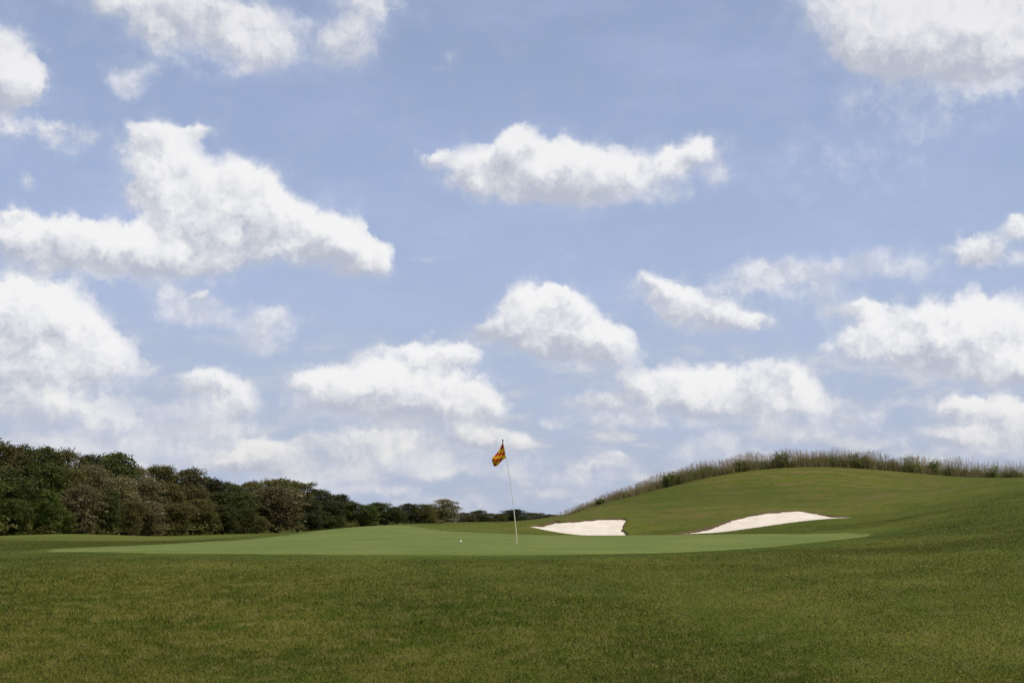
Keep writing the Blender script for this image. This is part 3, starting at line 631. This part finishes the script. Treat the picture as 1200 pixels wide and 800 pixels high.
# u, top v, width in px, depth row, kind, label
TREES = [
 (-30,545,70,0,'B','bright green tree in front at the extreme left end of the wood'),
 (-8,514,58,2,'O','olive brown treetop in the left corner, highest of the whole wood'),
 (24,520,46,2,'G','dark green treetop just right of the highest olive treetop'),
 (54,522,46,2,'G','green domed treetop on the skyline above the bright green trees'),
 (82,526,40,2,'O','brownish olive treetop on the skyline above the silvery foliage'),
 (106,531,30,2,'D','narrow dark treetop on the skyline beside the smooth green dome'),
 (138,529,52,2,'G','tall smooth green dome standing clear of the skyline at the left'),
 (164,546,26,2,'S','small pale grey treetop at the foot of the green dome'),
 (189,543,38,2,'O','olive treetop with a pointed top right of the pale grey treetop'),
 (218,548,42,2,'O','broad olive crown on the skyline where the wood begins to drop'),
 (245,558,34,2,'D','dark rounded treetop on the skyline right of the broad olive crown'),
 (270,564,34,2,'G','green treetop in the low dip of the skyline'),
 (291,563,32,2,'O','small olive treetop at the bottom of the skyline dip'),
 (322,560,46,2,'O','olive domed treetop right behind the largest pale tree'),
 (350,563,38,2,'O','olive treetop right of the domed one, above the dark gap'),
 (374,572,34,2,'D','very dark treetop where the skyline falls away to the right'),
 (397,578,30,2,'D','last dark pointed treetop before the wood drops low'),
 (8,546,66,1,'G','wide dark green tree at the left edge below the highest treetops'),
 (58,543,56,1,'B','bright green tree with a full round crown in the middle of the left wood'),
 (88,548,40,1,'O','olive tree squeezed between the bright green tree and the silvery trees'),
 (112,543,46,1,'S','silvery brown tree below the narrow dark treetop'),
 (140,556,50,1,'S','silvery grey tree under the tall smooth green dome'),
 (170,561,46,1,'S','grey brown tree right of the silvery pair, midway up the wood'),
 (197,564,44,1,'O','olive tree with pale tips below the pointed olive treetop'),
 (226,570,42,1,'O','dull olive tree below the broad olive skyline crown'),
 (254,576,42,1,'G','dark green tree filling the wood below the skyline dip'),
 (283,576,38,1,'G','green tree left behind the largest pale tree'),
 (362,583,38,1,'D','very dark tree right of the largest pale tree'),
 (388,586,36,1,'D','dark green tree below the last pointed treetop'),
 (14,584,58,0,'B','low bright green tree in front at the left edge of the picture'),
 (52,574,52,0,'B','bright green tree in the front row left of the pale bushy tree'),
 (70,596,36,0,'B','lowest bright green tree at the grass edge left of the pale bushy tree'),
 (95,567,54,0,'S','pale grey brown bushy tree alone in front of the dark green ones'),
 (126,571,44,0,'G','dark green tree touching the right side of the pale bushy tree'),
 (152,586,36,0,'O','small olive tree in the front row right of the dark green one'),
 (176,586,42,0,'S','low silvery tree at the grass edge under the grey brown tree'),
 (207,588,42,0,'O','low olive tree at the grass edge in the middle of the long wood'),
 (236,584,40,0,'O','yellowish olive tree in the front row below the dark green one'),
 (262,592,38,0,'G','low dark green tree in front where the bright turf rise ends'),
 (287,594,32,0,'G','dark green tree tucked against the left side of the largest pale tree'),
 (326,570,66,0,'S','largest pale brown tree in front, its round crown reaching the turf'),
 (302,604,26,0,'O','low olive bush of a tree at the foot of the largest pale tree'),
 (366,601,30,0,'D','low dark tree at the foot of the dark gap'),
 (408,587,40,1,'G','deep green tree where the wood steps down beside the putting green'),
 (392,604,32,0,'G','low green tree in front of the step in the skyline'),
 (430,591,34,0,'B','fresh green tree in front, right of the step in the skyline'),
 (446,588,32,1,'G','green treetop behind the fresh green tree'),
 (463,593,30,0,'G','dark green tree between the fresh green tree and the olive pair'),
 (481,589,30,1,'G','green treetop left of the olive pair near the far end of the wood'),
 (499,590,28,0,'O','small olive tree leaning against the big rounded grey olive one'),
 (522,584,38,0,'S','big rounded grey olive tree rising above the far end of the wood'),
 (508,593,26,1,'O','dull olive tree behind the left flank of the big rounded one'),
 (546,600,22,0,'O','low olive tree right of the big rounded one'),
 (562,597,24,0,'G','far green tree midway between the big rounded one and the flagstick'),
 (581,601,24,0,'O','far olive tree just left of the dark round one behind the flagstick'),
 (604,596,28,0,'D','dark round tree seen right behind the flagstick'),
 (626,600,26,0,'O','far olive tree right of the dark round one by the flagstick'),
 (646,602,26,0,'G','last far tree, half hidden by the foot of the mound'),
 (592,601,22,1,'G','far green treetop behind the dark round tree'),
]
shades = {}
for i, (u, tv, wp, row, kd, lab) in enumerate(TREES):
    Y = np.interp(u, *YL) * (1, 1.055, 1.13)[row]
    x, y, zt = P(u, tv, Y); gz = float(h(np.array([x]), np.array([y]))[0]); Hh = zt - gz; Wm = wp / F * Y
    o = empty('tree', (x, y, gz), random.uniform(0, 6.28)); tag(o, lab, 'tree', 'trees of the wood beyond the green')
    j = i % 3; sx = Wm / 5.6 * (1.12, 1.25, 1.5)[row] * (1.25 if u > 535 else 1); sz = Hh / 8.15
    c_ = bpy.data.objects.new('crown', CR[kd, j]); col.objects.link(c_); c_.parent = o; c_.scale = (sx, sx, sz)
    t_ = bpy.data.objects.new('trunk', TR[j]); col.objects.link(t_); t_.parent = o; t_.scale = (sx, sx, sz)
# brush at the foot of the wood
r = np.random.default_rng(5); C, Rd = [], []
for u in np.arange(-130, 660, 2.2):
    Y = np.interp(u, *YL) * (.985 + .10 * r.random()); x, y, z = P(u, 620, Y); x += r.normal(0, .6)
    gz = float(h(np.array([x]), np.array([y]))[0]); rr = r.uniform(.6, 1.25); C.append((x, y, gz + r.uniform(.3, 1.3))); Rd.append(rr)
cen, sz = puffs(C, Rd, 130, .14, r); V, Fq = leaf_quads(cen, sz, .3, r)
tag(link('undergrowth', np_mesh('undergrowth', V, Fq), LM['O']), 'dark brush and leafy undergrowth along the foot of the wood', 'undergrowth', kind='stuff')

# ------------------------------------------------------------------ shrubs in the tall grass
def shrub(u, Yc, hpx, wpx, lab, kd, seed):
    cx = np.interp(u, cu, crest[:, 0]); cy = np.interp(u, cu, crest[:, 1]) + .15
    gz = float(height_at(np.array([cx]), np.array([cy]))[0]); Hs = hpx / F * cy; Ws = wpx / F * cy
    r = np.random.default_rng(seed); o = empty('shrub', (cx, cy, gz)); tag(o, lab, 'shrub', 'shrubs among the tall grass')
    C, Rd = [], []
    for k in range(16):
        a = k * 2.4; rr = Ws * .36 * math.sqrt(r.random()); C.append((math.cos(a) * rr, math.sin(a) * rr * .8, Hs * (.18 + .62 * r.random() * (1 - .5 * rr / Ws)))); Rd.append(Hs * r.uniform(.15, .26))
    cen, sz = [], []
    for c_, rad in zip(C, Rd):
        n = 75; d = r.normal(0, 1, (n, 3)); d /= np.linalg.norm(d, axis=1)[:, None]; cen.append(np.array(c_) + d * rad * r.uniform(.3, 1.15, n)[:, None]); sz.append(.030 * r.uniform(.6, 1.4, n))
    for k in range(12):    # shoots that stand out of the bush
        a = r.uniform(0, 6.28); rr = Ws * .4 * r.random(); tp = r.uniform(.8, 1.1) * Hs; n = 26; tq = r.random(n)
        cen.append(np.c_[math.cos(a) * rr * (.4 + .8 * tq), math.sin(a) * rr * (.4 + .8 * tq), .2 * Hs + (tp - .2 * Hs) * tq] + r.normal(0, .025, (n, 3))); sz.append(.024 * r.uniform(.6, 1.4, n))
    V, Fq = leaf_quads(np.concatenate(cen), np.concatenate(sz), .4, r); link('foliage', np_mesh('foliage', V, Fq), LM[kd], o)
    Vv, Ff = [], []
    for k in range(7):
        a = k * .9; v, f = tube([(0, 0, -.03), (math.cos(a) * Ws * .15, math.sin(a) * Ws * .15, Hs * .4), (math.cos(a) * Ws * .3, math.sin(a) * Ws * .3, Hs * .8)], [.012, .009, .003], 5); o_ = len(Vv); Vv += v; Ff += [tuple(i + o_ for i in q) for q in f]
    link('stem', np_mesh('stem', Vv, Ff, True), bark, o)
for a in ((703,0,7,13,'lowest small shrub where the tall grass begins on the mound','U',1),
          (784,0,17,20,'dull green shrub in the tall grass above the gap between the bunkers','U',2),
          (868,0,16,22,'low green shrub left of the tallest one above the right bunker','U',3),
          (917,0,23,28,'tallest bright green shrub standing out of the grass above the right bunker','U',4),
          (1006,0,20,34,'broad dark shrub on the very top of the mound','U',5),
          (1070,0,23,30,'dark rounded shrub in the tall grass right of the mound top','U',6),
          (1096,0,20,18,'narrow green shrub close beside the dark rounded one','U',7),
          (1166,0,21,22,'green shrub in the tall grass near the right edge','U',8)):
    shrub(*a)

# ------------------------------------------------------------------ flagstick
def simple(name, colr, rough=.5):
    m, t, b = pbsdf(name, rough, .4); tcn = t.node('ShaderNodeTexCoord').outputs['Object']
    c = t.mix(t.ramp(t.noise(tcn, 14, 4, .6), .35, .7, 0, .35), colr, tuple(k * .8 for k in colr[:3]) + (1,)); t.put(b.inputs['Base Color'], c); return m
FY = 26.0
bx, by, _ = P(606, 638.5, FY); bz = float(h(np.array([bx]), np.array([by]))[0]) + .004
fs_ = empty('flagstick', (bx, by, bz)); tag(fs_, 'leaning white flagstick with a red and yellow checkered flag in the putting green', 'flagstick')
def L3(u, v, dy=0): x, y, z = P(u, v, FY + dy); return (x - bx, y - by, z - bz)
pts = [np.array(L3(*q)) for q in ((606, 638.5), (605.3, 628), (603, 605), (600.2, 580), (597, 558), (593.3, 537), (589.2, 516.5))]; pts[0][2] = -.1
pp = smooth_loop([tuple(p) for p in pts], 6, False)
white = simple('stick_white', (.72, .72, .66, 1), .35); cream = simple('stick_cream', (.66, .63, .40, 1), .35); dk = simple('stick_cap', (.04, .035, .03, 1), .5)
cut = 12
v, f = tube([tuple(p) for p in pp[:cut + 1]], [.0105] * (cut + 1), 10); link('lower_pole', np_mesh('lower_pole', v, f, True), cream, fs_)
v, f = tube([tuple(p) for p in pp[cut:]], list(np.linspace(.009, .007, len(pp) - cut)), 10); link('upper_pole', np_mesh('upper_pole', v, f, True), white, fs_)
e0 = pp[-1]; dr = pp[-1] - pp[-2]; dr /= np.linalg.norm(dr)
v, f = tube([tuple(e0 - dr * .03), tuple(e0 - dr * .005), tuple(e0 + dr * .03), tuple(e0 + dr * .045)], [.013, .014, .013, .004], 10); link('pole_cap', np_mesh('pole_cap', v, f, True), dk, fs_)
# flag : a 5 x 4 checkered cloth, furled and drooping down wind
TL, BL, FT, FB = (np.array(L3(*q)) for q in ((589.4, 517.5, 0), (593.6, 536.6, 0), (576.8, 536.0, -.05), (578.2, 546.0, .04)))
nu, nv = 30, 24; V = []
for j in range(nv + 1):
    for i in range(nu + 1):
        s_, q_ = i / nu, j / nv
        p = (TL * (1 - s_) + FT * s_) * (1 - q_) + (BL * (1 - s_) + FB * s_) * q_
        p = p + np.array([.012 * math.sin(s_ * 3.1 + q_ * 4), (.03 * math.sin(q_ * 5 + s_ * 3.0) + .03 * math.sin(s_ * 5)) * s_ ** .7, -.035 * math.sin(math.pi * s_) * (1 - q_ * .4) + .02 * math.sin(s_ * 6.3) * q_])
        V.append(p)
V = np.array(V); Fq, mi = [], []
for j in range(nv):
    for i in range(nu):
        a = j * (nu + 1) + i; Fq.append((a, a + 1, a + nu + 2, a + nu + 1)); mi.append((i * 4 // nu + j * 4 // nv) % 2)
me = np_mesh('flag', V, Fq, True)
def cloth(name, c0):
    m, t, b = pbsdf(name, .8, .2); t.put(b.inputs['Base Color'], c0)
    tr = t.node('ShaderNodeBsdfTranslucent'); tr.inputs[0].default_value = c0; mx = t.node('ShaderNodeMixShader'); mx.inputs[0].default_value = .35
    nz = t.noise(t.node('ShaderNodeTexCoord').outputs['Object'], 90, 2, .5); cc = t.mix(t.ramp(nz, .3, .7, 0, .2), c0, tuple(k * .7 for k in c0[:3]) + (1,)); t.put(b.inputs['Base Color'], cc)
    t.l.new(b.outputs[0], mx.inputs[1]); t.l.new(tr.outputs[0], mx.inputs[2]); t.l.new(mx.outputs[0], t.n['Material Output'].inputs[0]); return m
me.materials.append(cloth('flag_red', (.50, .026, .012, 1))); me.materials.append(cloth('flag_yellow', (.78, .50, .02, 1)))
me.polygons.foreach_set('material_index', mi)
fl_ = link('flag', me, None, fs_); sol = fl_.modifiers.new('thickness', 'SOLIDIFY'); sol.thickness = .0012
# golf ball with dimples
bpy_r = .0245; x, y, _ = P(540, 636, 27); z = float(h(np.array([x]), np.array([y]))[0]) + .004 + bpy_r - .002
ns, nr = 72, 48; V, Fq = [], []
dm = []
for k in range(160):
    zz = 1 - 2 * (k + .5) / 160; a = k * 2.39996; q = math.sqrt(1 - zz * zz); dm.append((q * math.cos(a), q * math.sin(a), zz))
dm = np.array(dm)
for i in range(nr + 1):
    th = math.pi * i / nr
    for k in range(ns):
        a = 2 * math.pi * k / ns; d = np.array((math.sin(th) * math.cos(a), math.sin(th) * math.sin(a), math.cos(th)))
        dd = np.arccos(np.clip((dm @ d).max(), -1, 1)); V.append(d * bpy_r * (1 - .018 * max(0, 1 - (dd / .12) ** 2)))
for i in range(nr):
    for k in range(ns): Fq.append((i * ns + k, (i + 1) * ns + k, (i + 1) * ns + (k + 1) % ns, i * ns + (k + 1) % ns))
bm2 = simple('ball_white', (.85, .85, .84, 1), .25)
gb = link('golf_ball', np_mesh('golf_ball', V, Fq, True), bm2); gb.location = (x, y, z); tag(gb, 'small white golf ball lying on the putting green left of the flagstick', 'golf ball')
